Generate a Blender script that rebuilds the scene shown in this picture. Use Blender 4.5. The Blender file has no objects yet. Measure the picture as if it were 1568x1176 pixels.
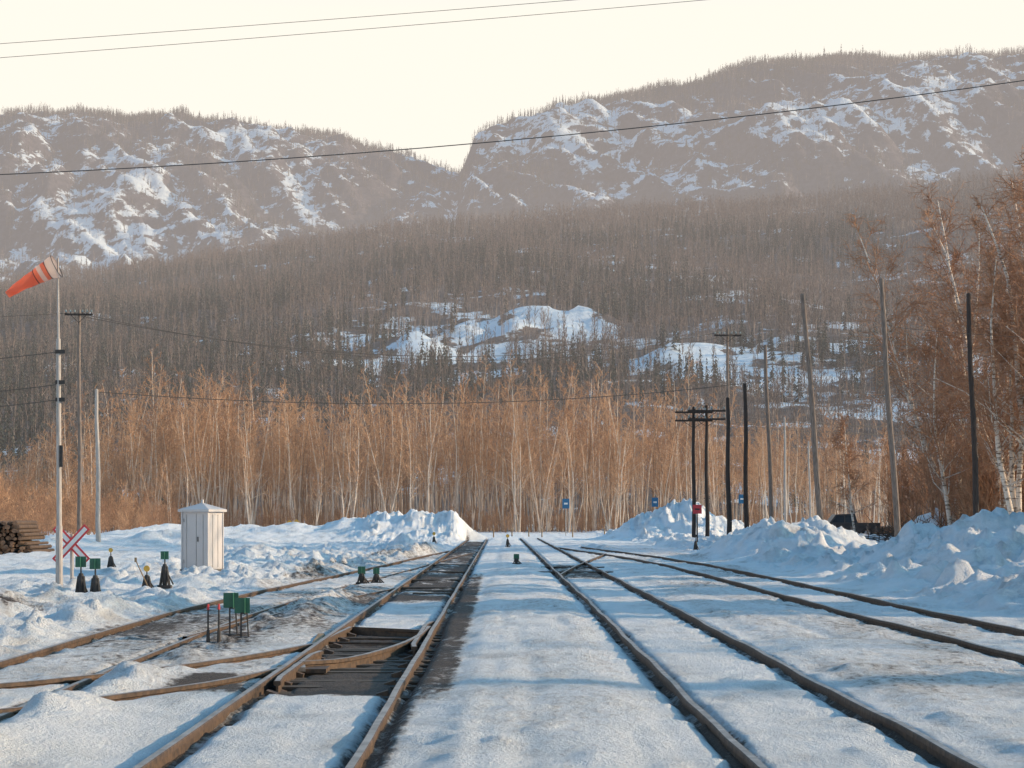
import bpy, math, random
import numpy as np
from mathutils import Vector, Matrix
rng=np.random.default_rng(7); random.seed(7)
scene=bpy.context.scene
# ---------------------------------------------------------------- noise
_tab=np.random.default_rng(3).random((256,256))
def vnoise(x,y):
    xi=np.floor(x).astype(int); yi=np.floor(y).astype(int)
    fx=x-xi; fy=y-yi; fx=fx*fx*(3-2*fx); fy=fy*fy*(3-2*fy)
    a=_tab[xi&255,yi&255]; b=_tab[(xi+1)&255,yi&255]; c=_tab[xi&255,(yi+1)&255]; d=_tab[(xi+1)&255,(yi+1)&255]
    return (a*(1-fx)+b*fx)*(1-fy)+(c*(1-fx)+d*fx)*fy
def fbm(x,y,s,octv=4,seed=0):
    x=np.asarray(x,float)/s+seed*17.3; y=np.asarray(y,float)/s+seed*9.7
    r=0;a=1;t=0
    for i in range(octv):
        r=r+a*vnoise(x,y); t+=a; a*=.5; x,y=x*1.93+y*.37+5.1,y*1.93-x*.37+1.7
    return r/t
def sst(a,b,x):
    t=np.clip((x-a)/(b-a),0,1); return t*t*(3-2*t)
# ---------------------------------------------------------------- materials
def newmat(name):
    m=bpy.data.materials.new(name); m.use_nodes=True
    nt=m.node_tree; b=nt.nodes['Principled BSDF']; return m,nt,b
def N(nt,t,**k):
    n=nt.nodes.new(t)
    for a,v in k.items(): setattr(n,a,v)
    return n
def mixc(nt,fac,a,b,blend='MIX'):
    n=N(nt,'ShaderNodeMix',data_type='RGBA',blend_type=blend)
    for i,v in ((0,fac),(6,a),(7,b)):
        if isinstance(v,(int,float)): n.inputs[i].default_value=v
        elif isinstance(v,tuple): n.inputs[i].default_value=(*v,1)
        else: nt.links.new(v,n.inputs[i])
    return n.outputs[2]
def noise(nt,scale,detail=4,vec=None,rough=.55):
    n=N(nt,'ShaderNodeTexNoise'); n.inputs['Scale'].default_value=scale; n.inputs['Detail'].default_value=detail
    n.inputs['Roughness'].default_value=rough
    if vec is None:
        g=N(nt,'ShaderNodeNewGeometry'); vec=g.outputs['Position']
    nt.links.new(vec,n.inputs['Vector']); return n.outputs['Fac']
def ramp(nt,fac,stops):
    r=N(nt,'ShaderNodeValToRGB'); e=r.color_ramp.elements
    while len(e)<len(stops): e.new(.5)
    for i,(p,c) in enumerate(stops):
        e[i].position=p; e[i].color=(*c,1) if isinstance(c,tuple) else (c,c,c,1)
    nt.links.new(fac,r.inputs['Fac']); return r.outputs['Color']
def simple(name,c1,c2=None,scale=3,rough=.8,metal=0,bump=0,stretch=None,lo=.35,hi=.65):
    m,nt,b=newmat(name)
    b.inputs['Roughness'].default_value=rough; b.inputs['Metallic'].default_value=metal
    if c2 is None: c2=tuple(v*.7 for v in c1)
    vec=None
    if stretch:
        g=N(nt,'ShaderNodeNewGeometry'); mp=N(nt,'ShaderNodeMapping'); mp.inputs['Scale'].default_value=stretch
        nt.links.new(g.outputs['Position'],mp.inputs['Vector']); vec=mp.outputs[0]
    f=noise(nt,scale,5,vec)
    nt.links.new(ramp(nt,f,[(lo,c1),(hi,c2)]),b.inputs['Base Color'])
    if bump:
        bp=N(nt,'ShaderNodeBump'); bp.inputs['Strength'].default_value=bump; bp.inputs['Distance'].default_value=.02
        nt.links.new(f,bp.inputs['Height']); nt.links.new(bp.outputs[0],b.inputs['Normal'])
    return m
HAZE_GLOW=(.59,.52,.48)  # glow colour mixed into distant materials to imitate airlight
def paint_haze(m,scale=3300.,col=HAZE_GLOW,start=150.):
    """haze painted into the material: emission mixed in by world depth along the valley"""
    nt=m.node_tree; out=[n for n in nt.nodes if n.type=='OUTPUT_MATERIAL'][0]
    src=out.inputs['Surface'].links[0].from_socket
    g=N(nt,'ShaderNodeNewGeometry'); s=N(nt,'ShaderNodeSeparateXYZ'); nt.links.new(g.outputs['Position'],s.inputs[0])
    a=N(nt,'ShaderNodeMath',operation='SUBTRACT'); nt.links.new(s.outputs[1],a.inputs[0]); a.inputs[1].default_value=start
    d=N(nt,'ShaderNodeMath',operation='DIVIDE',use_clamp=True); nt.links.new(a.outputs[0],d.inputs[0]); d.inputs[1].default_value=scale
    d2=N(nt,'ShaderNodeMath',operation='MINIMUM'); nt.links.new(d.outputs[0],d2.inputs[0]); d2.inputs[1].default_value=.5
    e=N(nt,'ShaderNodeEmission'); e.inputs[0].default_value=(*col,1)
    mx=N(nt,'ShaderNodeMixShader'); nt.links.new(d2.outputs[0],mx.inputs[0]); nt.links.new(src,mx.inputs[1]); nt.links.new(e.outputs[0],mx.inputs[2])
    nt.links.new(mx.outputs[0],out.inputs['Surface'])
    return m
# ---------------------------------------------------------------- mesh builder
class MB:
    def __init__(s): s.v=[]; s.f=[]; s.m=[]
    def add(s,vs,fs,mi=0):
        o=len(s.v); s.v+= [tuple(v) for v in vs]; s.f+=[tuple(i+o for i in f) for f in fs]; s.m+=[mi]*len(fs)
    def box(s,c,size,mi=0,rz=0,ry=0,rx=0):
        R=Matrix.Rotation(rz,3,'Z')@Matrix.Rotation(ry,3,'Y')@Matrix.Rotation(rx,3,'X')
        vs=[Vector(c)+R@Vector((a*size[0]/2,b*size[1]/2,d*size[2]/2)) for a in(-1,1) for b in(-1,1) for d in(-1,1)]
        s.add(vs,[(0,1,3,2),(4,6,7,5),(0,4,5,1),(2,3,7,6),(0,2,6,4),(1,5,7,3)],mi)
    def tube(s,p0,p1,r0,r1=None,n=10,mi=0,cap=True):
        r1=r0 if r1 is None else r1; p0=Vector(p0);p1=Vector(p1); d=(p1-p0).normalized()
        u=d.orthogonal().normalized(); w=d.cross(u)
        vs=[]
        for p,r in((p0,r0),(p1,r1)):
            for i in range(n):
                a=2*math.pi*i/n; vs.append(p+u*math.cos(a)*r+w*math.sin(a)*r)
        fs=[(i,(i+1)%n,n+(i+1)%n,n+i) for i in range(n)]
        if cap: fs+=[tuple(range(n))[::-1],tuple(range(n,2*n))]
        s.add(vs,fs,mi)
    def build(s,name,mats,loc=(0,0,0),parent=None,smooth=False,bevel=0):
        me=bpy.data.meshes.new(name); me.from_pydata(s.v,[],s.f)
        for m in mats: me.materials.append(m)
        me.polygons.foreach_set('material_index',s.m)
        if smooth: me.polygons.foreach_set('use_smooth',[True]*len(s.f))
        me.update(); o=bpy.data.objects.new(name,me); scene.collection.objects.link(o); o.location=loc
        if parent: o.parent=parent
        if bevel:
            b=o.modifiers.new('bevel','BEVEL'); b.width=bevel; b.segments=2; b.limit_method='ANGLE'
        return o
def npmesh(name,V,F,mi,mats,smooth=False):
    me=bpy.data.meshes.new(name); k=F.shape[1]
    me.vertices.add(len(V)); me.vertices.foreach_set('co',np.ascontiguousarray(V,dtype=np.float32).ravel())
    me.loops.add(F.size); me.loops.foreach_set('vertex_index',F.astype(np.int32).ravel())
    me.polygons.add(len(F)); me.polygons.foreach_set('loop_start',np.arange(0,F.size,k,dtype=np.int32))
    for m in mats: me.materials.append(m)
    if mi is not None: me.polygons.foreach_set('material_index',np.asarray(mi,dtype=np.int32))
    if smooth: me.polygons.foreach_set('use_smooth',np.ones(len(F),dtype=bool))
    me.update(calc_edges=True); me.validate(); return me
# segments -> mesh. segs: list (p0,p1,r0,r1,mat,nsides)
def segs_mesh(name,segs,mats):
    Vs=[];Fs=[];Ms=[];off=0
    for ns in (2,3,6):
        S=[s for s in segs if s[5]==ns]
        if not S: continue
        p0=np.array([s[0] for s in S]);p1=np.array([s[1] for s in S]); r0=np.array([s[2] for s in S]);r1=np.array([s[3] for s in S])
        d=p1-p0; d/=np.linalg.norm(d,axis=1,keepdims=True)+1e-9
        ref=rng.normal(size=d.shape) if ns==2 else np.tile([[.3,.9,.1]],(len(S),1))
        u=np.cross(d,ref); u/=np.linalg.norm(u,axis=1,keepdims=True)+1e-9; w=np.cross(d,u)
        ring=[]
        for p,r in((p0,r0),(p1,r1)):
            for i in range(ns):
                a=2*math.pi*i/ns; ring.append(p+(u*math.cos(a)+w*math.sin(a))*r[:,None])
        V=np.stack(ring,1); n=len(S); base=np.arange(n)[:,None]*2*ns+off
        fl=[[0,1,ns+1,ns]] if ns==2 else [[i,(i+1)%ns,ns+(i+1)%ns,ns+i] for i in range(ns)]
        F=(base[:,None,:]+np.array(fl)[None]).reshape(-1,4)
        Vs.append(V.reshape(-1,3));Fs.append(F);Ms.append(np.repeat([s[4] for s in S],len(fl))); off+=n*2*ns
    return npmesh(name,np.concatenate(Vs),np.concatenate(Fs),np.concatenate(Ms),mats)
def rv(): 
    return np.array([random.gauss(0,1),random.gauss(0,1),random.gauss(0,1)])
def nrm(v): return v/(np.linalg.norm(v)+1e-9)
def limb(segs,p,d,L,r0,r1,n,wig,up,mat,ns):
    pts=[p]; dirs=[]
    for i in range(n):
        d=nrm(d+rv()*wig+np.array([0,0,up])); q=p+d*L/n
        a=r0+(r1-r0)*i/n; b=r0+(r1-r0)*(i+1)/n
        segs.append((p,q,a,b,mat,ns)); p=q; pts.append(p); dirs.append(d)
    return pts,dirs
def at(pts,t):
    x=t*(len(pts)-1); i=min(int(x),len(pts)-2); return pts[i]+(pts[i+1]-pts[i])*(x-i)
def sidedir(d,ang):
    s=nrm(np.cross(d,rv())); return nrm(d*math.cos(ang)+s*math.sin(ang))
def bare_tree(h,r,nb,nt_,ns_,tw,lean=.03,start=.22,blen=.28,ang=(30,50),up=.12,droop=0.,nstr=8,forks=1,sub=True,ns1=3,bn=3,tn=2):
    segs=[]
    for k in range(forks):
        d0=nrm(np.array([random.gauss(0,lean+.1*(forks>1)),random.gauss(0,lean+.1*(forks>1)),1.]))
        hh=h*random.uniform(.8,1) if k else h
        pts,_=limb(segs,np.zeros(3),d0,hh,r,r*.12,nstr,.06,.06,0,6 if ns1==3 else 3)
        for i in range(nb):
            t=start+(1-start)*((i+random.random())/nb); p=at(pts,t)
            a=math.radians(random.uniform(*ang)); dd=sidedir(np.array([0,0,1.]),a)
            L=hh*blen*(1.12-t)**.7*random.uniform(.6,1.15)
            rb=max(tw*1.3,r*.34*(1.1-t))
            bp,bd=limb(segs,p,dd,L,rb,tw,bn,.16,up,1 if t>.4 else 0,ns1)
            for j in range(nt_):
                tt=random.uniform(.2,1); q=at(bp,tt); d2=sidedir(bd[min(bn-1,int(tt*bn))],math.radians(random.uniform(25,60)))
                L2=L*random.uniform(.25,.55)
                tp,td=limb(segs,q,d2,L2,tw,tw*.55,tn,.18,up-droop,1,2)
                if sub:
                    for k2 in range(ns_):
                        t3=random.random(); q3=at(tp,t3); d3=sidedir(td[min(tn-1,int(t3*tn))],math.radians(random.uniform(25,65)))
                        limb(segs,q3,d3,L2*random.uniform(.3,.6),tw*.7,tw*.35,1,.1,up-droop*2,1,2)
    return segs
def conifer(name,h,w,mats,whorls=12,per=7):
    V=[];F=[];M=[]
    def tri(a,b,c,m): 
        o=len(V); V.extend([a,b,c]); F.append([o,o+1,o+2]); M.append(m)
    for i in range(3):
        a=2*math.pi*i/3;b=a+2.1; tri((.012*h*math.cos(a),.012*h*math.sin(a),0),(.012*h*math.cos(b),.012*h*math.sin(b),0),(0,0,h),0)
    for i in range(whorls):
        t=.1+.88*i/whorls; R=w*(1-t)**.8*random.uniform(.75,1.15)+.12*w*.3
        for j in range(per):
            a=random.uniform(0,6.28); z=h*(t+random.uniform(-.03,.03)); rr=R*random.uniform(.6,1.15); wd=rr*.32
            c,s=math.cos(a),math.sin(a); zt=z-rr*.35
            tri((c*.05,s*.05,z+h*.035),(c*rr*.75-s*wd,s*rr*.75+c*wd,zt),(c*rr,s*rr,zt-.06*h*.3),1)
            tri((c*.05,s*.05,z+h*.035),(c*rr,s*rr,zt-.06*h*.3),(c*rr*.75+s*wd,s*rr*.75-c*wd,zt),1)
    return npmesh(name,np.array(V,float),np.array(F),M,mats)
def scatter(name,pts,scales,meshes,realize=False):
    col=bpy.data.collections.new(name+'_kinds')
    for i,me in enumerate(meshes):
        o=bpy.data.objects.new(name+'_kind',me); col.objects.link(o)
    me=bpy.data.meshes.new(name); me.vertices.add(len(pts)); me.vertices.foreach_set('co',np.asarray(pts,dtype=np.float32).ravel())
    at_=me.attributes.new('sc','FLOAT','POINT'); at_.data.foreach_set('value',np.asarray(scales,dtype=np.float32)); me.update()
    ob=bpy.data.objects.new(name,me); scene.collection.objects.link(ob)
    ng=bpy.data.node_groups.new(name,'GeometryNodeTree')
    ng.interface.new_socket('Geometry',in_out='INPUT',socket_type='NodeSocketGeometry'); ng.interface.new_socket('Geometry',in_out='OUTPUT',socket_type='NodeSocketGeometry')
    gi=N(ng,'NodeGroupInput'); go=N(ng,'NodeGroupOutput'); ci=N(ng,'GeometryNodeCollectionInfo'); ci.inputs[0].default_value=col
    ci.inputs['Separate Children'].default_value=True; ci.inputs['Reset Children'].default_value=True
    ip=N(ng,'GeometryNodeInstanceOnPoints'); ip.inputs['Pick Instance'].default_value=True
    rvn=N(ng,'FunctionNodeRandomValue',data_type='FLOAT_VECTOR'); rvn.inputs[0].default_value=(-.03,-.03,0); rvn.inputs[1].default_value=(.03,.03,6.28)
    na=N(ng,'GeometryNodeInputNamedAttribute',data_type='FLOAT'); na.inputs[0].default_value='sc'
    L=ng.links.new
    L(gi.outputs[0],ip.inputs['Points']); L(ci.outputs[0],ip.inputs['Instance']); L(rvn.outputs[0],ip.inputs['Rotation']); L(na.outputs[0],ip.inputs['Scale'])
    if realize:
        rl=N(ng,'GeometryNodeRealizeInstances'); L(ip.outputs[0],rl.inputs[0]); L(rl.outputs[0],go.inputs[0])
    else: L(ip.outputs[0],go.inputs[0])
    md=ob.modifiers.new('scatter','NODES'); md.node_group=ng
    return ob
# ================================================================= RAILS (world coords, metres)
def ip(ys,xs): return lambda y: np.interp(y,ys,xs)
ML=lambda y:-2.44-.00633*y
MR=lambda y:-2.44-.00633*y+1.435
RA=ip([0,14,40,61,96,160],[1.70,1.67,1.55,1.38,1.16,.7])
RB=ip([0,14,40,61,96,160],[3.2,3.16,3.03,2.84,2.6,2.1])
TC=ip([0,24,34,55,70,85,97,112],[6.9,6.24,6.0,5.8,5.5,4.7,3.7,2.4])
TD=lambda y:TC(y)+1.55
LE=ip([0,23,35,45,56,70,85,100],[-5.6,-6.06,-6.16,-5.9,-5.3,-4.6,-4.0,-3.2])
LF=lambda y:LE(y)+1.435
def railcurve(f,y0,y1,step=1.): 
    ys=np.arange(y0,y1+.01,step); return [(float(f(y)),float(y)) for y in ys]
def chaikin(p,n=2):
    for _ in range(n):
        q=[p[0]]
        for a,b in zip(p[:-1],p[1:]):
            q+=[(a[0]*.75+b[0]*.25,a[1]*.75+b[1]*.25),(a[0]*.25+b[0]*.75,a[1]*.25+b[1]*.75)]
        p=q+[p[-1]]
    return p
short=[chaikin([(-2.5,22.9),(-3.0,20.8),(-4.1,18.2),(-6.2,15.2),(-9,12)]),
       chaikin([(-2.6,27.2),(-3.2,24.4),(-4.6,21),(-7,18),(-11,14.5)]),
       chaikin([(-2.5,22.9),(-1.86,23.7),(-1.36,27.0),(-1.28,30.5)]),
       [(-2.62,27.2),(-2.5,30.3),(-1.35,29.6)],
       chaikin([(1.40,58),(2.0,66),(2.7,74),(4.4,92)]),
       [(-1.28,25.5),(-1.32,26.2),(-1.36,31.0),(-1.3,31.8)],
       chaikin([(-2.66,50),(-3.3,44),(-4.3,35),(-4.75,28.5)]),
       [(-2.42,20.2),(-2.46,20.8),(-2.48,24.2),(-2.42,24.8)]]
fulltracks=[[railcurve(ML,4,150),railcurve(MR,4,150)],[railcurve(RA,4,160),railcurve(RB,4,160)],
            [railcurve(TC,8,112),railcurve(TD,8,112)],[railcurve(LE,8,100),railcurve(LF,8,100)]]
prof=[(-.07,-.02),(-.07,.0),(-.012,.02),(-.012,.105),(-.037,.115),(-.037,.15),(-.028,.158),(.028,.158),(.037,.15),(.037,.115),(.012,.105),(.012,.02),(.07,0),(.07,-.02)]
def addrail(mb,pts,dz=0,k=1.):
    n=len(pts); P=len(prof); vs=[]
    for i,(x,y) in enumerate(pts):
        a=pts[max(0,i-1)];b=pts[min(n-1,i+1)]; t=Vector((b[0]-a[0],b[1]-a[1],0)).normalized(); nn=Vector((t.y,-t.x,0))
        wob=.008*math.sin(y*.7+x*3)+.006*math.sin(y*1.9+x)
        for (u,z) in prof: vs.append((x+nn.x*u*k+wob,y+nn.y*u*k,z*k+dz+wob*.6))
    f1=[];f2=[]
    for i in range(n-1):
        for j in range(P-1):
            q=(i*P+j,i*P+j+1,(i+1)*P+j+1,(i+1)*P+j)
            (f2 if j==6 else f1).append(q)
    o=len(mb.v); mb.add(vs,f1,0); mb.f+= [tuple(v+o for v in q) for q in f2]; mb.m+=[1]*len(f2)
    mb.add([vs[j] for j in range(P)],[tuple(range(P))],0)
# ================================================================= GROUND
banks=[(-8,150,4.2,5,1.9),(-4.5,148,1.6,4,1.0),(-14,152,5,5,.9),(-24,150,8,6,.9),(-3.6,92,1.2,9,.55),
 (12.5,150,2.6,5,2.1),(9.5,152,2,4,1.1),(16,150,3,4,1.2),(11.6,82,1.8,6,1.1),(13.8,86,1.6,5,1.0),(9.7,84,1.3,6,.6),
 (13.6,60,2.2,6,.9),(17,62,3,7,1.25),(12.2,52,1.2,6,.35),(26.6,122,2.4,4,1.6),(20,125,4,4,.4),(22,72,4,8,1.0),(28,90,6,10,1.3),
 (-19,105,2.2,4,.9),(-24,100,3,5,.7),(-15,108,2,4,.5),(-8.3,33.5,1.3,2.6,.38),(-10.5,32,1.6,3,.4),(-4.4,14.6,.8,3.2,.34),(-6.5,14,1.6,3,.34),
 (-10,75,2.5,6,.35),(-5.7,101,.9,5,.5),(-7.0,62,.8,6,.2),(-3.6,36,.35,4,.2),(-3.5,42,.35,3,.2),(4.7,110,1.0,8,.2)]
def railmask(X,Y):
    m=np.zeros_like(X); d=np.full_like(X,99.)
    for a,b,y1 in((ML,MR,150),(RA,RB,160),(TC,TD,112),(LE,LF,100)):
        xa=a(Y);xb=b(Y); inside=np.maximum(xa-X,X-xb)
        k=sst(.75,.1,inside)*(Y<y1); m=np.maximum(m,k)
        d=np.where(Y<y1,np.minimum(d,np.minimum(abs(X-xa),abs(X-xb))),d)
    for c in short:
        c=np.array(c)
        for i in range(len(c)-1):
            a=c[i];b=c[i+1]; L2=((b-a)**2).sum()
            if L2==0: continue
            t=np.clip(((X-a[0])*(b[0]-a[0])+(Y-a[1])*(b[1]-a[1]))/L2,0,1)
            dd=np.hypot(X-a[0]-t*(b[0]-a[0]),Y-a[1]-t*(b[1]-a[1])); d=np.minimum(d,dd)
    m=np.maximum(m,sst(.45,.12,d))
    return m,d
def gh(X,Y):
    X=np.asarray(X,float);Y=np.asarray(Y,float)
    n1=fbm(X,Y*.7,1.3,4,1)-.5; n2=fbm(X,Y,.45,3,2)-.5; n3=fbm(X,Y,5,3,3)-.5
    clod=np.clip(fbm(X,Y*.8,.30,3,4)-.54,0,1)*2.4
    clod2=np.clip(fbm(X,Y,.9,3,14)-.55,0,1)*2.4
    left=sst(-3.5,-4.4,X); right=sst(8.2,10,X)
    amp=.07+.32*left*(1-.55*sst(-10.5,-13,X))+.40*right
    h=.06+amp*(n1*1.0+n2*.8)+clod*(.05+.22*left*(1-.6*sst(-10.5,-13,X))+.30*right)*sst(.36,.56,fbm(X,Y,2.2,2,12))+clod2*(.15*left*(1-.6*sst(-10.5,-13,X))+.55*right)+(.25*left+.45*right)*n3+.05*left+.1*right
    road=sst(-.75,-.35,X)*sst(1.35,1.0,X)
    wx=.18*np.sin(Y*.11)+.1*np.sin(Y*.29+1)
    h=h+road*.045-.024*road*(np.exp(-((X-.0-wx)/.12)**2)+np.exp(-((X-.9-wx*.8)/.13)**2)+.6*np.exp(-((X+.3-wx*.5)/.07)**2))*sst(.35,.7,fbm(X,Y*.4,1.5,3,9))
    r2=sst(3.5,3.9,X)*sst(5.7,5.2,X)
    h=h+r2*.03-.035*r2*np.exp(-((X-4.6-.15*np.sin(Y*.1))/.16)**2)*sst(.35,.65,fbm(X,Y*.4,1.6,3,19))
    for cx,cy,sx,sy,bh in banks:
        g=np.exp(-(((X-cx)/sx)**2)-((Y-cy)/sy)**2)
        h=h+bh*g*(.30+1.4*fbm(X,Y,max(.8,sx*.4),5,int(abs(cx*3))%17))
    m,d=railmask(X,Y)
    tr=.045+.05*n2+.06*n1+.04*clod
    gap=-.07*np.exp(-((d-.07)/.06)**2)
    tr=tr-.06*sst(19,20,Y)*sst(31,30,Y)*sst(-2.7,-2.5,X)*sst(-.9,-1.2,X)
    return h*(1-m)+(tr+gap)*m
def axis(segs):
    o=[]
    for a,b,s in segs: o+=list(np.arange(a,b,s))
    return np.array(o+[segs[-1][1]],float)
xs=axis([(-6000,-1000,500),(-1000,-200,80),(-200,-60,7),(-60,-30,1.2),(-30,-12,.2),(-12,-7,.085),(-7,9,.06),(9,20,.11),(20,45,.4),(45,100,2.5),(100,1000,60),(1000,6000,500)])
ys=axis([(-300,-20,20),(-20,8,1.),(8,45,.09),(45,90,.18),(90,200,.5),(200,420,4),(420,1000,40),(1000,9000,800)])
X,Y=np.meshgrid(xs,ys); H=gh(X,Y); H=np.where(Y>420,H*0-.5,H)
V=np.stack([X,Y,H],-1).reshape(-1,3); nx=len(xs);ny=len(ys)
idx=np.arange(nx*ny).reshape(ny,nx); F=np.stack([idx[:-1,:-1],idx[:-1,1:],idx[1:,1:],idx[1:,:-1]],-1).reshape(-1,4)
m_,d_=railmask(X,Y)
dirt=np.zeros_like(X)
nn=fbm(X,Y*.5,.5,4,5); nw=fbm(X,Y*.3,1.6,4,6)
dirt=np.maximum(dirt,sst(.24,.05,d_)*(.45+.8*(nn-.3)))
box=lambda x0,x1,y0,y1,s=.15,sy=1.:sst(x0-s,x0+s,X)*sst(x1+s,x1-s,X)*sst(y0-sy,y0+sy,Y)*sst(y1+sy,y1-sy,Y)
dirt=np.maximum(dirt,box(ML(Y)+.05,MR(Y)-.03,19.3,30.5,.06,.4)*1.15)
dirt=np.maximum(dirt,box(MR(Y),MR(Y)+.55,19,60,.14,3)*(-.05+.75*nw+.65*nn))
dirt=np.maximum(dirt,box(MR(Y),MR(Y)+.24,6,22,.12,3)*(-.1+.6*nw+.6*nn))
dirt=np.maximum(dirt,box(ML(Y),MR(Y),40,140,.1,3)*(.15+1.1*nn))
dirt=np.maximum(dirt,box(RA(Y),RB(Y),55,72,.1,3)*(.1+.9*nn))
dirt=np.maximum(dirt,box(-3.6,-2.3,19.5,22,.3,.8)*(.2+nn))
dirt=np.maximum(dirt,np.exp(-((X+8.3)/1.4)**2-((Y-32.6)/2.4)**2)*(.0+.75*nn))
dirt=np.maximum(dirt,np.exp(-((X-20)/3)**2-((Y-124)/5)**2)*(.3+.8*nn))
dirt=np.maximum(dirt,sst(225,245,Y)*(.3+.5*nn))
dirt=np.maximum(dirt,box(3.4,8.2,10,110,.3,4)*(.56*fbm(X,Y*.25,1.2,4,8)))
dirt=np.maximum(dirt,box(-.7,1.3,6,110,.2,4)*(.42*fbm(X,Y*.25,.8,4,18)))
dirt=np.maximum(dirt,box(-6.5,-2.6,20,100,.5,6)*(.78*nw))
snowmat,nt,b=newmat('packed_snow')
at_=N(nt,'ShaderNodeAttribute',attribute_name='dirt')
g=N(nt,'ShaderNodeNewGeometry'); mp=N(nt,'ShaderNodeMapping'); mp.inputs['Scale'].default_value=(1,.5,1); nt.links.new(g.outputs['Position'],mp.inputs[0])
nA=noise(nt,9,6,mp.outputs[0],.65); nB=noise(nt,1.3,6,mp.outputs[0],.65); nC=noise(nt,30,5,None,.7)
sm=N(nt,'ShaderNodeMath',operation='ADD'); nt.links.new(at_.outputs['Fac'],sm.inputs[0])
s2=N(nt,'ShaderNodeMath',operation='MULTIPLY_ADD'); nt.links.new(nA,s2.inputs[0]); s2.inputs[1].default_value=1.0; s2.inputs[2].default_value=-.5; nt.links.new(s2.outputs[0],sm.inputs[1])
dm=ramp(nt,sm.outputs[0],[(.42,0.),(.62,1.)])
dust=ramp(nt,nB,[(.40,(.91,.92,.93)),(.55,(.84,.85,.85)),(.70,(.60,.59,.58))])
soil=ramp(nt,nC,[(.35,(.030,.022,.018)),(.6,(.10,.07,.05))])
light=ramp(nt,sm.outputs[0],[(.20,0.),(.5,.65)])
c0=mixc(nt,light,dust,(.42,.36,.31))
c1=mixc(nt,dm,c0,soil); nt.links.new(c1,b.inputs['Base Color']); b.inputs['Roughness'].default_value=.6
b.inputs['Specular IOR Level'].default_value=.3
hs=N(nt,'ShaderNodeMath',operation='MULTIPLY_ADD'); nt.links.new(nA,hs.inputs[0]); hs.inputs[1].default_value=1.1; nt.links.new(nC,hs.inputs[2])
bp=N(nt,'ShaderNodeBump'); bp.inputs['Strength'].default_value=1.; bp.inputs['Distance'].default_value=.08; nt.links.new(hs.outputs[0],bp.inputs['Height']); nt.links.new(bp.outputs[0],b.inputs['Normal'])
me=npmesh('ground',V,F,None,[snowmat],True)
a=me.attributes.new('dirt','FLOAT','POINT'); a.data.foreach_set('value',dirt.astype(np.float32).ravel())
go=bpy.data.objects.new('snow_ground',me); scene.collection.objects.link(go)
def gz(x,y): return float(gh(np.array([x]),np.array([y]))[0])
# rails
rust=simple('rail_rust',(.13,.08,.05),(.055,.037,.028),12,.7,.2,.3)
steel=simple('rail_steel',(.50,.44,.39),(.26,.22,.19),6,.4,.8)
tie=simple('tie_wood',(.05,.038,.03),(.10,.078,.06),8,.9,0,.4,(1,6,1))
for ti,t in enumerate(fulltracks):
    mb=MB()
    for ci,c in enumerate(t): addrail(mb,c,(-.06 if ci==0 else -.10) if ti==3 else -.04)
    xa=np.array(t[0]);xb=np.array(t[1]); y=max(xa[0][1],8)
    fa=lambda y,q: np.interp(y,q[:,1],q[:,0])
    while y<xa[-1][1]:
        c=(fa(y,xa)+fa(y,xb))/2
        mb.box((c+random.uniform(-.06,.06),y,-.095+random.uniform(-.015,.02)),(2.5,.22,.15),2,rz=random.uniform(-.02,.02)); y+=.62
    mb.build('railway_track',[rust,steel,tie])
mb=MB()
for i,c in enumerate(short): addrail(mb,c,(-.07,-.07,-.045,-.05,-.06,-.045,-.085,-.045)[i])
for (x,y,w,dy) in [(-1.95,46,1.3,.25),(-2.0,48,1.6,.2),(-2.1,54,1.5,.25),(-2.2,62,1.5,.3),(-2.3,71,1.5,.3),(-1.8,44.4,.9,.18),(2.0,62,2.4,.3),(2.1,68,2.2,.3)]:
    mb.box((x,y,.04),(w,dy,.09),2)
for i in range(17):
    mb.box((-2.0+random.uniform(-.08,.08),19.7+i*.62,-.065+random.uniform(-.012,.012)),(2.5,.24,.1),2,rz=random.uniform(-.02,.02))
# frog casting, rail braces and throw rods
mb.box((-2.50,22.9,.055),(.16,.9,.05),1,rz=.12); mb.box((-2.3,22.9,.02),(.3,.5,.05),0)
for k in range(9):
    for xx in (-2.58,-1.17): mb.box((xx+(.14 if xx<-2 else -.14),19.9+k*1.24,.0),(.12,.16,.06),0,ry=.3 if xx<-2 else -.3)
for yy in (27.6,28.6): mb.tube((-3.9,yy+.3,.02),(-1.2,yy,.02),.018,.018,8,0)
wood=simple('tan_timber',(.36,.24,.13),(.18,.12,.07),5,.85,0,.2,(6,1,1))
mb.box((-2.66,22.3,.03),(.08,1.0,.10),3,rz=.04); mb.box((-2.75,27.8,.03),(.1,2.4,.10),3,rz=.06)
mb.build('rail_turnout',[rust,steel,tie,wood])
# ================================================================= HILLS
F_=3000.
def prof_to(Yd,pts,drop):
    return [( (x-784)*Yd/F_, (792-y-drop)*Yd/F_+1.8) for x,y in pts]
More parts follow.
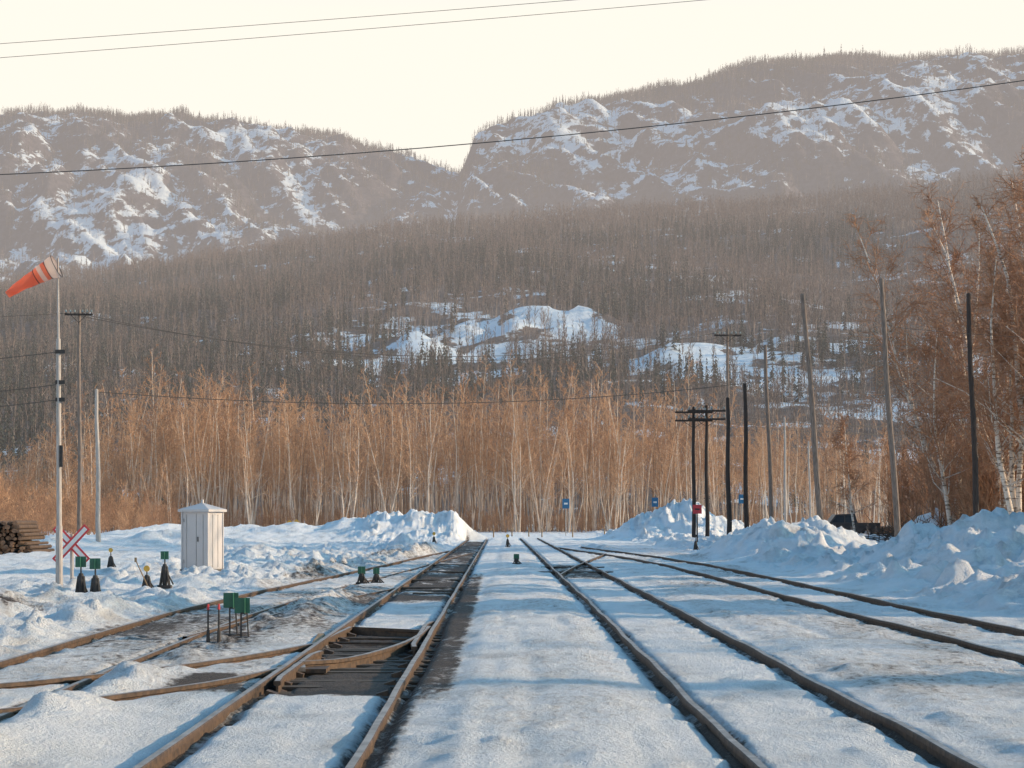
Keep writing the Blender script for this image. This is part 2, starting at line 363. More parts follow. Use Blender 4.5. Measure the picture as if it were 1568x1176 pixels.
# ridge elevations (metres above the yard) along two crest lines
c1=prof_to(1200,[(-900,470),(-400,460),(0,440),(200,418),(400,392),(600,362),(800,343),(1000,330),(1200,322),(1400,300),(1568,280),(2000,240),(2600,220)],0)
c2=prof_to(2200,[(-1200,230),(-400,200),(0,190),(100,190),(200,188),(300,193),(400,207),(450,219),(500,227),(560,240),(600,250),(650,266),(690,282),(712,292),(722,268),(733,235),(755,222),(800,206),(830,190),(850,180),(900,168),(980,152),(1060,136),(1100,122),(1150,110),(1265,92),(1300,92),(1400,96),(1568,102),(2000,90),(2800,140)],0)
c1x,c1z=map(np.array,zip(*c1)); c2x,c2z=map(np.array,zip(*c2))
outc=[(-6,690,42,50,8),(-34,650,20,30,6),(24,700,18,24,5.6),(52,590,16,26,6),(-75,690,16,22,5)]
def hill_h(X,Y):
    s=np.clip((Y-380)/820,0,None); cz=np.interp(X,c1x,c1z)
    z=cz*np.where(s<1,s**1.03,1-(s-1)*.25)
    z=z+(fbm(X,Y,130,4,21)-.5)*26*sst(420,700,Y)*(1-.7*sst(1000,1200,Y))+(fbm(X,Y,22,3,22)-.5)*6*sst(400,600,Y)
    for cx,cy,sx,sy,h in outc:
        q=((X-cx)/sx)**2+((Y-cy)/sy)**2
        z=z+h*np.exp(-q)*(sst(-1.0,.5,(Y-cy)/sy))*(.3+1.4*fbm(X,Y,9,4,23))
    return z-2*sst(430,380,Y)
def mtn_h(X,Y):
    t=(Y-1350)/850; cz=np.interp(X,c2x,c2z)
    base=150; tt=np.clip(t,0,1)
    shape=.55*tt+.45*sst(.25,.8,tt)
    w=fbm(X,Y,160,3,31); shape=shape+(w-.5)*.2*np.sin(np.pi*tt)
    z=base+(cz-base)*shape
    rid=1-abs(fbm(X+Y*.4,Y*.6,60,4,32)*2-1)
    env=np.sin(np.pi*np.clip(tt,0,1))**.8
    z=z+(rid-.7)*36*env+(fbm(X+.5*Y,Y*.6,22,4,33)-.5)*30*env
    z=np.where(t>1,cz-(t-1)*120+(fbm(X,Y,9,2,34)-.5)*4,z)
    return z
def hill_snow(X,Y):
    n=fbm(X,Y,13,5,41); s=np.zeros_like(X)
    for cx,cy,sx,sy,h in outc: s=np.maximum(s,np.exp(-(((X-cx)/sx)**2+((Y-cy)/sy)**2)*.8)*(1. if h>5.5 else .75))
    s=np.maximum(s,.32*sst(40,75,X)*sst(800,640,Y)*sst(470,540,Y))
    return s*1.0+(n-.5)*2.5-.04
def mtn_snow(X,Y):
    t=(Y-1350)/850
    n=fbm(X+Y*.25,Y*.8,75,5,42); band=sst(.05,.3,t)*sst(.92,.70,t)
    return .11+.42*band+(n-.5)*1.3-.25*sst(.75,1,t)
def terrain(name,xs,ys,hf,sf,mat):
    X,Y=np.meshgrid(xs,ys); Z=hf(X,Y); V=np.stack([X,Y,Z],-1).reshape(-1,3); nx=len(xs);ny=len(ys)
    idx=np.arange(nx*ny).reshape(ny,nx); F=np.stack([idx[:-1,:-1],idx[:-1,1:],idx[1:,1:],idx[1:,:-1]],-1).reshape(-1,4)
    me=npmesh(name,V,F,None,[mat],True); a=me.attributes.new('snow','FLOAT','POINT'); a.data.foreach_set('value',sf(X,Y).astype(np.float32).ravel())
    o=bpy.data.objects.new(name,me); scene.collection.objects.link(o); return o
def slopemat(name,ns,lo,hi,d1,d2,sn=(.76,.83,.88),bd=5,kn=2.8):
    m,nt,b=newmat(name); at_=N(nt,'ShaderNodeAttribute',attribute_name='snow')
    n1=noise(nt,ns,8,None,.72); n2=noise(nt,ns*3,5,None,.6)
    g=N(nt,'ShaderNodeNewGeometry'); sp=N(nt,'ShaderNodeSeparateXYZ'); nt.links.new(g.outputs['Normal'],sp.inputs[0])
    c=N(nt,'ShaderNodeMath',operation='SUBTRACT'); nt.links.new(n1,c.inputs[0]); c.inputs[1].default_value=.5
    k=N(nt,'ShaderNodeMath',operation='MULTIPLY_ADD'); nt.links.new(c.outputs[0],k.inputs[0]); k.inputs[1].default_value=kn; nt.links.new(at_.outputs['Fac'],k.inputs[2])
    k2=N(nt,'ShaderNodeMath',operation='MULTIPLY_ADD'); nt.links.new(sp.outputs[2],k2.inputs[0]); k2.inputs[1].default_value=1.3; nt.links.new(k.outputs[0],k2.inputs[2])
    k3=N(nt,'ShaderNodeMath',operation='MULTIPLY_ADD'); nt.links.new(k2.outputs[0],k3.inputs[0]); k3.inputs[1].default_value=.27; k3.inputs[2].default_value=.378
    f=ramp(nt,k3.outputs[0],[(lo,0.),(hi,1.)]); dk=ramp(nt,n2,[(.35,d1),(.65,d2)])
    nt.links.new(mixc(nt,f,dk,sn),b.inputs['Base Color']); b.inputs['Roughness'].default_value=.9; b.inputs['Specular IOR Level'].default_value=.1
    bp=N(nt,'ShaderNodeBump'); bp.inputs['Strength'].default_value=.8; bp.inputs['Distance'].default_value=bd; nt.links.new(n1,bp.inputs['Height']); nt.links.new(bp.outputs[0],b.inputs['Normal'])
    return paint_haze(m)
terrain('forested_hill',np.arange(-620,620,3.5),np.arange(380,1500,3.5),hill_h,hill_snow,slopemat('hill_slope',.10,.82,.86,(.11,.09,.08),(.19,.155,.14),bd=3,kn=3.4))
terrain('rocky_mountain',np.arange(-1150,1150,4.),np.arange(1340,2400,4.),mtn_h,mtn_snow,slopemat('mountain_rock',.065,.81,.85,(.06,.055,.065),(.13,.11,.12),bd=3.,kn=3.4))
# distant trees
bark_h=paint_haze(simple('hill_bark',(.38,.31,.27),(.21,.165,.14),.2,.9)); twig_h=paint_haze(simple('hill_twigs',(.19,.14,.115),(.12,.09,.078),.03,.95))
con_h=paint_haze(simple('hill_needles',(.032,.042,.032),(.06,.062,.048),.1,.95))
low=[segs_mesh('lt',bare_tree(13,.12,13,3,0,.055,ang=(15,45),start=.3,blen=.27,nstr=2,sub=False,ns1=2,bn=1,tn=1),[bark_h,twig_h]) for _ in range(8)]
cons=[conifer('lc',random.uniform(10,13),2.1,[bark_h,con_h],10,6) for _ in range(4)]
def pts_on(n,x0,x1,y0,y1,hf,keep,lim=.33):
    x=rng.uniform(x0,x1,n*3); y=rng.uniform(y0,y1,n*3); k=(abs(x)<lim*y)&keep(x,y); x=x[k][:n];y=y[k][:n]
    return np.stack([x,y,hf(x,y)-.3],1)
p=pts_on(36000,-400,400,400,1215,hill_h,lambda x,y:rng.random(x.shape)>sst(.35,.7,hill_snow(x,y))*.9)
left_con=lambda x,y: sst(.40,.56,fbm(x,y,90,3,51)+.28*sst(0,-160,x)-.06*sst(0,100,x))*(1-.6*sst(950,1150,y))
isc=rng.random(len(p))<left_con(p[:,0],p[:,1])*.6
scatter('hillside_bare_trees',p[~isc],rng.uniform(.55,1.0,(~isc).sum()),low)
scatter('hillside_spruce_trees',p[isc],rng.uniform(.4,.9,isc.sum()),cons)
p=pts_on(24000,-740,740,1380,2215,mtn_h,lambda x,y:rng.random(x.shape)>sst(.22,.65,mtn_snow(x,y))*.75)
pc=pts_on(13000,-740,740,2000,2215,mtn_h,lambda x,y:rng.random(x.shape)>.1)
p=np.concatenate([p,pc])
isc=rng.random(len(p))<.22+.42*sst(.42,.58,fbm(p[:,0],p[:,1],110,3,52))
lowm=[segs_mesh('lm',bare_tree(11,.16,12,3,0,.10,ang=(15,45),start=.25,blen=.30,nstr=2,sub=False,ns1=2,bn=1,tn=1),[bark_h,twig_h]) for _ in range(6)]
scatter('mountain_bare_trees',p[~isc],rng.uniform(.5,.95,(~isc).sum()),lowm)
scatter('mountain_spruce_trees',p[isc],rng.uniform(.4,.85,isc.sum()),cons)
x=rng.uniform(-760,760,900); y=rng.uniform(2165,2215,900); k=fbm(x,y,50,3,53)>.45; x=x[k];y=y[k]
scatter('ridge_spruce_trees',np.stack([x,y,mtn_h(x,y)-.3],1),.4+rng.random(len(x))**2.*1.25,cons)
# ================================================================= NEAR FOREST
WARM_GLOW=(.80,.50,.33)  # warm emission painted into the forest materials to brighten bark and twigs
def fm(n,a,b,**k): return paint_haze(simple(n,a,b,**k),2200,WARM_GLOW,60)
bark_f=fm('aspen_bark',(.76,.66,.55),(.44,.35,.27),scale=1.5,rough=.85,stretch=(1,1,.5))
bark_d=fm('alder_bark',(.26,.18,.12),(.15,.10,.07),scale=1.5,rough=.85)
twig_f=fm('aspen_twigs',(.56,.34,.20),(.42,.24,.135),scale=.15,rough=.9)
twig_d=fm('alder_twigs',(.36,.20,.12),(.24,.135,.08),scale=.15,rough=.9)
fv=[segs_mesh('ft',bare_tree(16,random.uniform(.07,.12),19,5,3,.020,ang=(25,62),start=random.uniform(.3,.48),blen=.22,up=.08,nstr=7,lean=.035),[(bark_f,bark_d)[i%3==1],(twig_f,twig_d)[i%4==3]]) for i in range(12)]
x=rng.uniform(-72,46,1250); y=228+44*rng.random(1250)**1.2
x=x*y/235
top=np.interp(x*235/y,[-80,-58,-49,-45,-30,-22,-10,-3,8,25,35,50],[.5,.58,.99,1.07,1.09,1.0,1.07,1.10,1.02,.93,.80,.6])
sc=rng.uniform(.5,1.08,len(x))*top*(.70+.68*fbm(x,y,8,2,61))
scatter('aspen_forest',np.stack([x,y,gh(x,y)-.1],1),sc,fv,True)
fb=[segs_mesh('fb',bare_tree(15,.12,18,6,3,.020,ang=(25,60),start=.3,blen=.24,up=.08,nstr=8,lean=.05,forks=1+(k%2)),[bark_f,twig_f]) for k in range(5)]
x=rng.uniform(-52,40,80); y=rng.uniform(220,230,80)
scatter('aspen_forest_edge_trees',np.stack([x,y,gh(x,y)-.1],1),rng.uniform(.5,1.05,80)*np.interp(x,[-50,0,40],[1,.95,.7]),fb,True)
bv=[segs_mesh('bush',bare_tree(4.5,.03,9,5,2,.014,start=.05,ang=(25,60),blen=.45,forks=4,nstr=4),[twig_d,twig_f if i%2 else twig_d]) for i in range(4)]
x=np.concatenate([rng.uniform(-72,45,380),rng.uniform(-60,-36,280)]); y=np.concatenate([rng.uniform(222,240,380),rng.uniform(150,220,280)])
scatter('willow_scrub',np.stack([x,y,gh(x,y)-.1],1),rng.uniform(.3,.8,len(x))*np.where(x<-40,1.7,1),bv,True)
# ================================================================= BIRCHES (right)
bark_b,nt,b=newmat('birch_bark')
g=N(nt,'ShaderNodeNewGeometry'); mp=N(nt,'ShaderNodeMapping'); mp.inputs['Scale'].default_value=(1,1,4); nt.links.new(g.outputs['Position'],mp.inputs[0])
nt.links.new(ramp(nt,noise(nt,2.2,5,mp.outputs[0]),[(.38,(.16,.12,.09)),(.48,(.68,.60,.52))]),b.inputs['Base Color']); b.inputs['Roughness'].default_value=.8
twig_b=simple('birch_twigs',(.47,.26,.15),(.29,.15,.085),.6,.9)
def birch(x,y,h,rz,seed,lean=.05,forks=2,tilt=0,nb=32):
    random.seed(seed)
    me=segs_mesh('birch_tree',bare_tree(h,.012*h,nb,11,7,.018,lean=lean,start=.2,blen=.31,ang=(25,60),up=.05,droop=.16,nstr=9,forks=forks),[bark_b,twig_b])
    o=bpy.data.objects.new('birch_tree',me); scene.collection.objects.link(o); o.location=(x,y,gz(x,y)-.1); o.rotation_euler=(0,tilt,rz)
    return o
birch(28.0,104,22,0,1,.03,2,-.11); birch(26.9,109,19.5,1,2,.03,2,-.02); birch(24.9,111,12.5,2,3,.04,1,.02)
birch(28.8,101,21.5,3,4,.05,3,-.05); birch(28.6,118,22.5,4,5,.04,2,0); birch(22.4,128,8,5,6,.04,1); birch(31.5,116,22,6,7,.05,2,-.05); birch(27.2,120,19,2,8,.04,2,.02)
birch(27.4,106,16,2.5,9,.05,3,0)
scatter('thicket_shrubs',np.array([(x,y,gz(x,y)-.1) for x,y in zip(rng.uniform(25.4,36,100),rng.uniform(108,135,100))]),rng.uniform(.8,1.7,100),
   [segs_mesh('bush2',bare_tree(4.5,.03,9,6,3,.011,start=.05,ang=(15,50),blen=.45,forks=4,nstr=4),[twig_b,twig_b]) for _ in range(3)],True)
x=rng.uniform(24,60,120); y=rng.uniform(150,235,120); k=x/y>.125; x=x[k];y=y[k]
scatter('roadside_aspen_trees',np.stack([x,y,gh(x,y)-.1],1),rng.uniform(.35,.75,len(x)),fv)
# woodland outside the picture on the sun side, it shades the yard
nd=simple('spruce_needles',(.04,.06,.035),(.07,.09,.05),1,.95)
sp=[conifer('sp',random.uniform(12,16),2.6,[bark_f,nd],18,10) for _ in range(3)]
x=rng.uniform(24,46,300); y=rng.uniform(22,86,300); k=(x/y>.36)&(fbm(x*.25,y,4,3,71)>.50); x=x[k];y=y[k]
h=rng.random(len(x))<.75
scatter('roadside_spruce_trees',np.stack([x,y,gh(x,y)-.1],1)[h],rng.uniform(.6,1.05,h.sum()),sp)
scatter('roadside_bare_trees',np.stack([x,y,gh(x,y)-.1],1)[~h],rng.uniform(.6,1.0,(~h).sum()),fv)
# ================================================================= POLES & WIRES
pw=simple('weathered_pole',(.26,.20,.165),(.13,.10,.08),3,.85,0,.3,(8,8,1)); pd=simple('tarred_pole',(.06,.042,.034),(.03,.022,.018),3,.85,0,.3,(8,8,1))
pg=simple('grey_pole',(.50,.45,.41),(.32,.28,.25),3,.7,0,.2,(8,8,1)); insul=simple('insulator',(.25,.3,.3),rough=.3)
def pole(x,y,tx,tz,r,mat,arms=(),name='utility_pole',armw=1.,ty=None):
    mb=MB(); z0=gz(x,y)-.3; ty=y if ty is None else ty
    top=Vector((tx-x,ty-y,tz)); b0=Vector((0,0,z0)); n=6; prev=b0
    for i in range(1,n+1):
        q=b0.lerp(top,i/n)+Vector((math.sin(i*1.3+x)*r*.25*(i<n),0,0)); mb.tube(prev,q,r*(1-.35*(i-1)/n),r*(1-.35*i/n),10,0,i==n); prev=q
    mb.tube(prev,prev+Vector((0,0,.05)),r*.62,r*.3,10,0)
    for az in arms:
        t=(az-z0)/(tz-z0); c=b0.lerp(top,t); mb.box(c+Vector((0,-r-.04,0)),(armw*2,.09,.12),2,rz=.05)
        for k in (-.92,-.6,-.28,.28,.6,.92):
            q=c+Vector((k*armw,-r-.04,.05)); mb.tube(q,q+Vector((0,0,.12)),.02,.02,6,2); mb.tube(q+Vector((0,0,.1)),q+Vector((0,0,.24)),.06,.045,8,1)
        for s in(-1,1): mb.tube(c+Vector((s*armw*.55,-r-.09,-.05)),c+Vector((0,-r-.02,-.5)),.018,.018,6,2)
    return mb.build(name,[mat,insul,pd],(x,y,0),smooth=False)
pole(15.3,96,14.24,12.7,.17,pw); pole(18.75,95,17.9,13.35,.17,pw); pole(23.75,100,23.3,13.2,.17,pd)
pole(17.3,130,16.8,13.2,.17,pw); pole(14.4,120,14.25,9.95,.17,pd); pole(13.3,120,13.2,9.1,.17,pd)
pole(16.6,150,16.5,16.2,.14,pw,(15.7,),armw=1.05)
pole(12.05,130,12.05,9.1,.15,pd,(8.75,8.2),armw=1.25); pole(12.95,130,12.9,9.2,.15,pd,(8.85,8.3),armw=1.25)
pole(-26.5,120,-26.5,14.5,.14,pw,(14.2,),armw=.85); pole(-21.1,100,-21.2,8.3,.13,pg)
pole(20.4,146,20.3,9.2,.12,pg); pole(22.9,150,22.7,7.6,.1,pg)
wire=simple('wire',(.07,.06,.055),rough=.6)
def wr(a,b,sag,r=.012,name='overhead_wire'):
    cu=bpy.data.curves.new(name,'CURVE'); cu.dimensions='3D'; cu.bevel_depth=r; cu.bevel_resolution=1
    s=cu.splines.new('POLY'); n=32; s.points.add(n)
    for i in range(n+1):
        t=i/n; p=Vector(a).lerp(Vector(b),t); s.points[i].co=(p.x,p.y,p.z-sag*4*t*(1-t),1)
    cu.materials.append(wire); o=bpy.data.objects.new(name,cu); scene.collection.objects.link(o)
pole(-33,62,-33,12.8,.16,pw); pole(36,62,36,19.5,.18,pw)
wr((-33,62,12.35),(36,62,19.0),1.8,.016)
pole(-27,45,-27,12.0,.16,pw); pole(24,45,24,16,.16,pw)
wr((-27,45,11.7),(24,45,15.75),.28,.006); wr((-27,45.2,11.36),(24,45.2,15.64),.28,.006)
wr((-27.3,120,14.3),(15.6,150,15.9),2.2,.024); wr((-26.1,120,14.2),(17.4,150,15.85),2.4,.02)
wr((-21.2,100,8.2),(14.2,120,10.0),.9,.022); wr((-27.3,120,14.3),(-60,95,13.2),1,.018)
for z in (5.6,4.85,4.5): wr((-10.4,45,z),(-24,43,z-.5),.35,.009)
for z in(8.95,8.4): 
    for k in(-1.1,.3,1.1): wr((12.9+k,130,z),(40,150,z+.4),.9,.01)
wr((18.7,95,11),(50,97,12),1,.01); wr((16.5,150,15.8),(45,160,15),1,.014)
# ================================================================= WINDSOCK
def cloth(name,c,c2):
    m,nt,b=newmat(name); f=noise(nt,4,4); nt.links.new(ramp(nt,f,[(.35,c),(.65,c2)]),b.inputs['Base Color']); b.inputs['Roughness'].default_value=.7
    t=N(nt,'ShaderNodeBsdfTranslucent'); t.inputs[0].default_value=(*c,1); mx=N(nt,'ShaderNodeMixShader'); mx.inputs[0].default_value=.5
    out=[n for n in nt.nodes if n.type=='OUTPUT_MATERIAL'][0]; nt.links.new(b.outputs[0],mx.inputs[1]); nt.links.new(t.outputs[0],mx.inputs[2]); nt.links.new(mx.outputs[0],out.inputs[0]); return m
orange=cloth('windsock_orange',(.95,.27,.15),(.90,.20,.10)); cream=cloth('windsock_pale',(.92,.72,.58),(.90,.62,.46))
blk=simple('black_iron',(.03,.03,.03),(.06,.05,.045),9,.6,.3)
ws=bpy.data.objects.new('windsock',None); scene.collection.objects.link(ws); ws.location=(-10.4,45,0)
mb=MB(); z0=gz(-10.4,45)-.2
mb.tube((0,0,z0),(0,0,1.6),.085,.075,12,0); mb.tube((0,0,1.6),(-.02,0,5.9),.06,.05,12,0); mb.tube((-.02,0,5.9),(-.03,0,7.75),.03,.02,10,0)
for z in(4.5,4.9,5.6): mb.box((0.03,-.02,z),(.22,.06,.09),1); 
mb.box((.06,-.07,3.2),(.07,.05,.5),1)
mb.build('mast',[pg,blk],parent=ws)
mb=MB(); rings=[]; n=20; K=13
for i in range(K):
    t=i/(K-1); c=Vector((-.06-1.10*t,-.12*t,7.56-.66*t**1.15)); r=(.27-.19*t**.8)*(1+.05*math.sin(i*2.1)); rings.append((c,r))
for i,(c,r) in enumerate(rings):
    d=(rings[min(K-1,i+1)][0]-rings[max(0,i-1)][0]).normalized(); u=Vector((0,1,0)); w=d.cross(u).normalized()
    for j in range(n):
        a=2*math.pi*j/n; rr=r*(1+.10*math.sin(3*a+i*.8)*(i/K)); mb.v.append(tuple(c+u*math.cos(a)*rr+w*math.sin(a)*rr))
for i in range(K-1):
    for j in range(n):
        mb.f.append((i*n+j,i*n+(j+1)%n,(i+1)*n+(j+1)%n,(i+1)*n+j)); mb.m.append(1 if i in (0,1,3) else 0)
for i in(0,2,5):
    c,r=rings[i]; w=Vector((-.45,0,.89))
    for j in range(n):
        a=2*math.pi*j/n;b_=2*math.pi*(j+1)/n
        p=lambda t:c+Vector((0,1,0))*math.cos(t)*r*1.02+w*math.sin(t)*r*1.02
        mb.tube(p(a),p(b_),.009,.009,4,2,False)
mb.tube((-.03,0,7.45),(-.65,-.05,7.27),.012,.012,6,2)
mb.build('sock',[orange,cream,blk],parent=ws,smooth=True)
# ================================================================= CROSSBUCK
white=simple('white_paint',(.80,.78,.75),(.68,.65,.62),6,.5); red=simple('red_paint',(.65,.05,.06),(.5,.04,.05),6,.5)
cb=bpy.data.objects.new('railroad_crossing_sign',None); scene.collection.objects.link(cb); cb.location=(-11.2,49.8,0)
zc=1.8-41*49.8/3000
mb=MB(); mb.tube((0,.06,gz(-11.2,49.8)-.2),(0,.06,zc+.25),.045,.045,12,0); mb.build('post',[pg],parent=cb)
mb=MB()
for k,s in enumerate((1,-1)):
    a=s*math.radians(47); yy=-.01-.03*k
    mb.box((0,yy,zc),(1.2,.016,.20),1,ry=a); mb.box((0,yy-.012,zc),(1.1,.012,.10),0,ry=a)
mb.build('blades',[white,red],parent=cb)
# ================================================================= CABINET
alum=simple('painted_steel',(.56,.53,.52),(.50,.47,.46),1.2,.5,.15); dk=simple('dark_gap',(.16,.145,.13)); seam=simple('panel_seam',(.42,.39,.37))
cbn=bpy.data.objects.new('equipment_cabinet',None); scene.collection.objects.link(cbn); cbn.location=(-9.1,57.6,gz(-9.1,57.6)-.12); cbn.rotation_euler=(0,0,math.radians(-22))
mb=MB(); mb.box((0,0,.05),(.95,.95,.14),1); mb.box((0,0,.95),(.86,.86,1.7),0)
for x in(-.43,.43):
    for y in(-.43,.43): mb.box((x,y,.95),(.05,.05,1.72),0)
mb.box((0.05,-.434,.95),(.010,.010,1.6),1); mb.box((.11,-.45,1.0),(.03,.03,.14),1)
for x in(-.28,.28): mb.box((x,-.436,.95),(.018,.012,1.55),2)
for y in(-.15,.15): mb.box((.436,y,.95),(.012,.018,1.55),2)
for z in (.35,1.55): mb.box((-.38,-.44,z),(.05,.025,.1),2)
mb.build('body',[alum,dk,seam],parent=cbn,bevel=.006)
mb=MB(); e=.52; z=1.80
mb.add([(-e,-e,z),(e,-e,z),(e,e,z),(-e,e,z),(-e,-e,z+.07),(e,-e,z+.07),(e,e,z+.07),(-e,e,z+.07),(0,0,z+.27)],[(3,2,1,0),(0,1,5,4),(1,2,6,5),(2,3,7,6),(3,0,4,7),(4,5,8),(5,6,8),(6,7,8),(7,4,8)],0)
mb.tube((0,0,z+.24),(0,0,z+.36),.05,.04,10,0); mb.build('roof',[alum],parent=cbn)
# ================================================================= SWITCH STANDS
green=simple('green_target',(.03,.15,.09),(.025,.11,.07),8,.5); yellow=simple('yellow_target',(.75,.42,.06),(.6,.32,.05),8,.5)
def stand(x,y,h,tgt,kind='sq',ts=.2,name='switch_stand'):
    mb=MB(); z=gz(x,y)-.05
    mb.box((0,0,z+.05),(.30,.22,.07),0)
    for sx in(-1,1):
        for sy in(-1,1): mb.tube((sx*.10,sy*.07,z+.08),(sx*.045,sy*.03,z+h*.6),.020,.018,8,0)
    mb.tube((0,0,z+.08),(0,0,z+h*.5),.055,.075,12,0); mb.tube((0,0,z+h*.5),(0,0,z+h*.66),.08,.04,12,0)
    mb.tube((.05,0,z+h*.45),(.20,-.05,z+h*.12),.014,.018,8,0)
    mb.tube((0,0,z+h*.5),(0,0,z+h),.016,.014,8,0)
    if kind=='sq':
        mb.box((0,-.02,z+h-ts/2),(ts,.012,ts),1); mb.box((0.0,.0,z+h-ts/2),(.012,ts,ts*.9),1)
    else: mb.tube((0,-.03,z+h-ts/2),(0,-.015,z+h-ts/2),ts/2,ts/2,16,1)
    mb.build(name,[blk,tgt],(x,y,0))
stand(-8.03,36.5,.92,green); stand(-7.72,36.3,.92,green); stand(-8.2,44,.62,yellow,'d',.14); stand(-7.85,44.3,.85,green,'sq',.18)
stand(-12.9,63,.75,yellow,'d',.14); stand(-3.95,51.5,.5,green,'sq',.2); stand(-3.6,52,.45,green,'sq',.17); stand(.16,71,.42,green,'sq',.2)
stand(-.25,112,.8,yellow,'d',.2); stand(-4.7,118,.8,yellow,'d',.2); stand(9.0,96,.9,blk,'sq',.12)
def lowstand(x,y,h,ts):
    mb=MB(); z=gz(x,y)-.05
    mb.tube((-.04,0,z),(-.04,0,z+h),.013,.013,8,0); mb.tube((.07,0,z),(.04,0,z+h*.8),.011,.011,8,0); mb.box((0,0,z+.03),(.26,.2,.06),0)
    mb.box((-.02,-.02,z+h-ts/2),(ts,.012,ts),1); mb.box((.02,.01,z+h-ts/2),(.012,ts,ts),1); mb.tube((0,0,z+h-ts*1.05),(0,0,z+h-ts*.95),.05,.05,10,0)
    mb.build('switch_stand',[blk,green],(x,y,0))
lowstand(-4.08,28.6,.66,.22); lowstand(-3.86,28.2,.62,.22)
for xx in(-4.25,-4.10):
    mb=MB(); z=gz(xx,27.4)-.05; mb.tube((0,0,z),(0,0,z+.55),.014,.012,8,0); mb.tube((0,0,z),(0,0,z+.22),.03,.022,8,0); mb.tube((0,0,z+.5),(0,0,z+.58),.02,.014,8,1)
    mb.build('marker_stake',[blk,red],(xx,27.4,0))
# ================================================================= SIGNS
blue=simple('blue_sign',(.03,.16,.30),(.02,.12,.24),5,.5)
def sign(x,y,zt,w,h,mat,name,rot=0,postm=pg):
    mb=MB(); z=gz(x,y)-.2; mb.tube((0,.03,z),(0,.03,zt-h*.1),.045,.04,8,0); mb.box((0,-.02,zt-h/2),(w,.02,h),1,ry=rot)
    mb.box((0,-.035,zt-h/2),(w*.5,.01,h*.18),2,ry=rot)
    mb.build(name,[postm,mat,white if mat is blue else blk],(x,y,0))
sign(4.95,180,3.5,.66,.9,blue,'blue_track_sign'); sign(10.95,150,3.3,.5,.7,blue,'blue_track_sign'); sign(17.6,150,3.55,.5,.7,blue,'blue_track_sign')
sign(10.4,110,2.5,.5,.5,red,'red_stop_sign',0,blk)
for x,y,z in((-18.7,170,1.25),(-19.3,170,1.2),(-14.6,170,1.4)): sign(x,y,z+.3,.42,.42,yellow,'warning_sign',math.pi/4)
for i,(x,y) in enumerate([(-1.6,170),(0,172),(2.6,170),(5.2,168),(7.8,165),(1.5,175)]):
    mb=MB(); z=gz(x,y); mb.tube((0,0,z-.2),(0,0,z+.7),.06,.05,8,0); mb.tube((0,0,z+.7),(0,0,z+.78),.055,.02,8,0); mb.build('marker_post',[wood],(x,y,0))
mb=MB(); mb.tube((0,0,0),(-.35,0,.75),.015,.012,8,0); mb.box((-.36,0,.78),(.05,.02,.1),0); mb.build('wooden_stake',[wood],(-7.9,43,gz(-7.9,43)))
# ================================================================= LOG PILE
lw=simple('log_bark',(.06,.04,.03),(.13,.08,.05),5,.9); le=simple('log_end',(.34,.18,.10),(.12,.07,.045),5,.85)
def logpile(x0,yc,rows,n,seed):
    random.seed(seed); mb=MB(); zz=gz(x0+2,yc)
    for row in range(rows):
        for c in range(n-row):
            x=x0+c*.21+row*.1+random.uniform(-.04,.04); z=zz+.1+row*.17+random.uniform(-.03,.03)-.25*(c>24); r=random.uniform(.065,.115); y=yc+random.uniform(-.35,.25)
            mb.tube((x,y,z),(x+random.uniform(-.1,.1),y+4,z),r,r*.9,9,0,False); mb.add([(x+r*math.cos(6.283*k/9),y-.003,z+r*math.sin(6.283*k/9)) for k in range(9)],[tuple(range(9))],1)
    mb.build('log_pile',[lw,le])
logpile(-27.5,88,9,30,5); logpile(25.6,141,6,12,8)
# brush pile by the right bank
random.seed(11); segs=[]
for _ in range(260):
    p=np.array([random.gauss(0,1.3),random.gauss(0,.8),random.uniform(0,.5)]); d=nrm(np.array([random.gauss(0,1),random.gauss(0,.6),random.uniform(0,.7)]))
    limb(segs,p,d,random.uniform(.6,2.0),.035,.012,3,.15,0,0,3)
me=segs_mesh('brush_pile',segs,[lw]); o=bpy.data.objects.new('brush_pile',me); scene.collection.objects.link(o); o.location=(23.4,112,gz(23.4,112)-.05)
# ================================================================= TRUCK
tr=bpy.data.objects.new('parked_pickup_truck',None); scene.collection.objects.link(tr); zt=max(gz(21.6,136),gz(24,136)); tr.location=(22.9,136,zt+.0)
paint=simple('truck_paint',(.05,.045,.045),(.08,.07,.065),3,.35); glass=simple('truck_glass',(.06,.07,.08),rough=.1)
mb=MB()
side=[(-2.5,.45),(-2.5,.95),(-1.7,1.05),(-1.0,1.1),(-.55,1.68),(.75,1.72),(.95,1.1),(2.5,1.1),(2.5,.45)]
for s in (-1,1): mb.add([(x,s*.9,z) for x,z in side],[tuple(range(9))],0)
k=len(side); mb.add([(x,s*.9,z) for s in(-1,1) for x,z in side],[(i,(i+1)%k,k+(i+1)%k,k+i) for i in range(k)],0)
mb.add([(-.85,-.905,1.12),(.0,-.905,1.12),(.0,-.905,1.6),(-.5,-.905,1.6)],[(0,1,2,3)],1); mb.add([(.08,-.905,1.12),(.8,-.905,1.12),(.68,-.905,1.62),(.08,-.905,1.62)],[(0,1,2,3)],1)
mb.build('body',[paint,glass],parent=tr,bevel=0)
mb=MB()
for x in(-1.6,1.6):
    for s in(-.92,.7): mb.tube((x,s,.38),(x,s+.22,.38),.38,.38,18,0); mb.tube((x,s-.01,.38),(x,s,.38),.2,.2,14,1)
mb.build('wheels',[blk,alum],parent=tr)
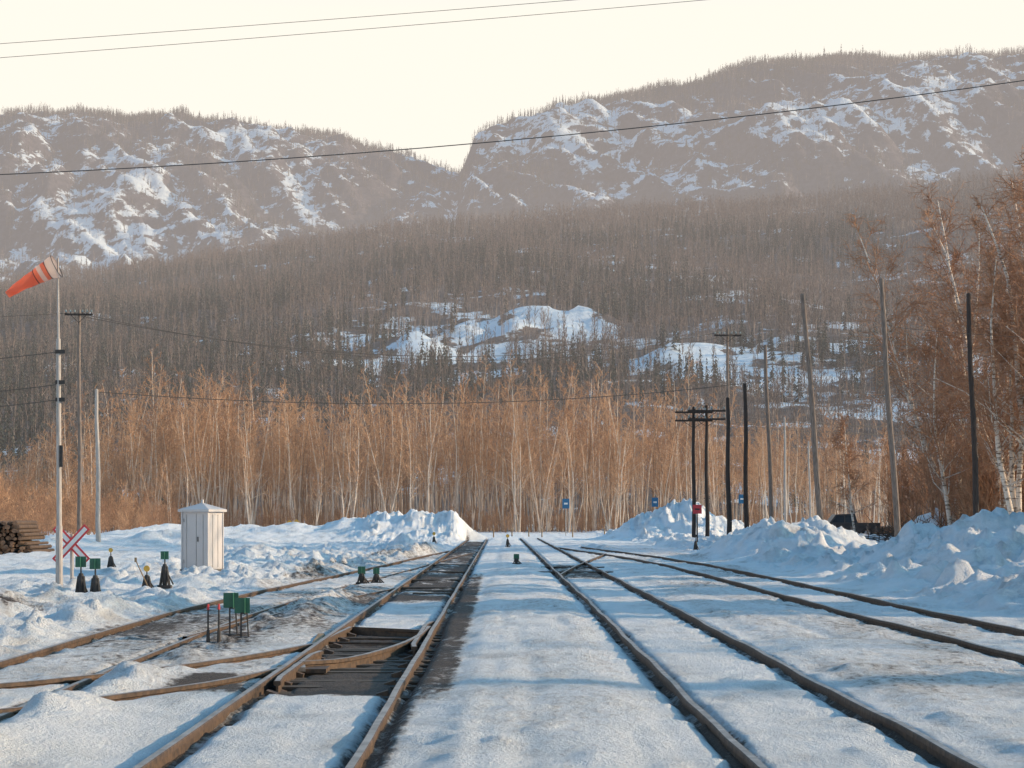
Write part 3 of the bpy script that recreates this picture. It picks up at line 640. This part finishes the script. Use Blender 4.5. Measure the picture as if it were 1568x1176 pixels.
for i in range(9):
    mb=MB(); x=19.0+i*.95; y=132+random.uniform(-1,1); z=gz(x,y); mb.tube((0,0,z-.2),(random.uniform(-.05,.05),0,z+1.1),.06,.05,8,0); mb.box((0,-.06,z+.85),(.16,.03,.2),0)
    mb.build('fence_post',[pw],(x,y,0))
# ================================================================= SKY + SUN
el=math.radians(18); az=math.radians(85)
w=bpy.data.worlds.new('World'); scene.world=w; w.use_nodes=True; nt=w.node_tree; bg=nt.nodes['Background']
sky=N(nt,'ShaderNodeTexSky',sky_type='NISHITA'); sky.sun_disc=False; sky.sun_elevation=el; sky.sun_rotation=az; sky.dust_density=1.5; sky.ozone_density=1.; sky.air_density=1.1
tc=N(nt,'ShaderNodeTexCoord'); sp_=N(nt,'ShaderNodeSeparateXYZ'); nt.links.new(tc.outputs['Generated'],sp_.inputs[0])
f=ramp(nt,sp_.outputs[2],[(.25,0.),(.36,1.)])
skyc=mixc(nt,1.,sky.outputs[0],(.82,1.52,1.80),'MULTIPLY')
hz=N(nt,'ShaderNodeRGB'); hz.outputs[0].default_value=(6.95,6.55,5.8,1)
mx=N(nt,'ShaderNodeMix',data_type='RGBA'); nt.links.new(f,mx.inputs[0]); nt.links.new(hz.outputs[0],mx.inputs[6]); nt.links.new(skyc,mx.inputs[7])
nt.links.new(mx.outputs[2],bg.inputs[0]); bg.inputs[1].default_value=.15
sd=bpy.data.lights.new('sun','SUN'); sd.energy=5; sd.angle=math.radians(.5); sd.color=(1,.72,.45); so=bpy.data.objects.new('sun',sd); scene.collection.objects.link(so)
dirv=Vector((math.sin(az)*math.cos(el),math.cos(az)*math.cos(el),math.sin(el))); so.rotation_euler=dirv.to_track_quat('Z','Y').to_euler()
# ================================================================= CAMERA
cam=bpy.data.cameras.new('camera'); co=bpy.data.objects.new('camera',cam); scene.collection.objects.link(co); scene.camera=co
co.location=(0,0,1.8); co.rotation_euler=(math.pi/2,0,0); cam.sensor_width=36; cam.lens=3000*36/1568; cam.shift_y=204/1568; cam.clip_end=20000; cam.clip_start=.1
scene.view_settings.view_transform='Standard'; scene.view_settings.look='None'; scene.view_settings.exposure=0
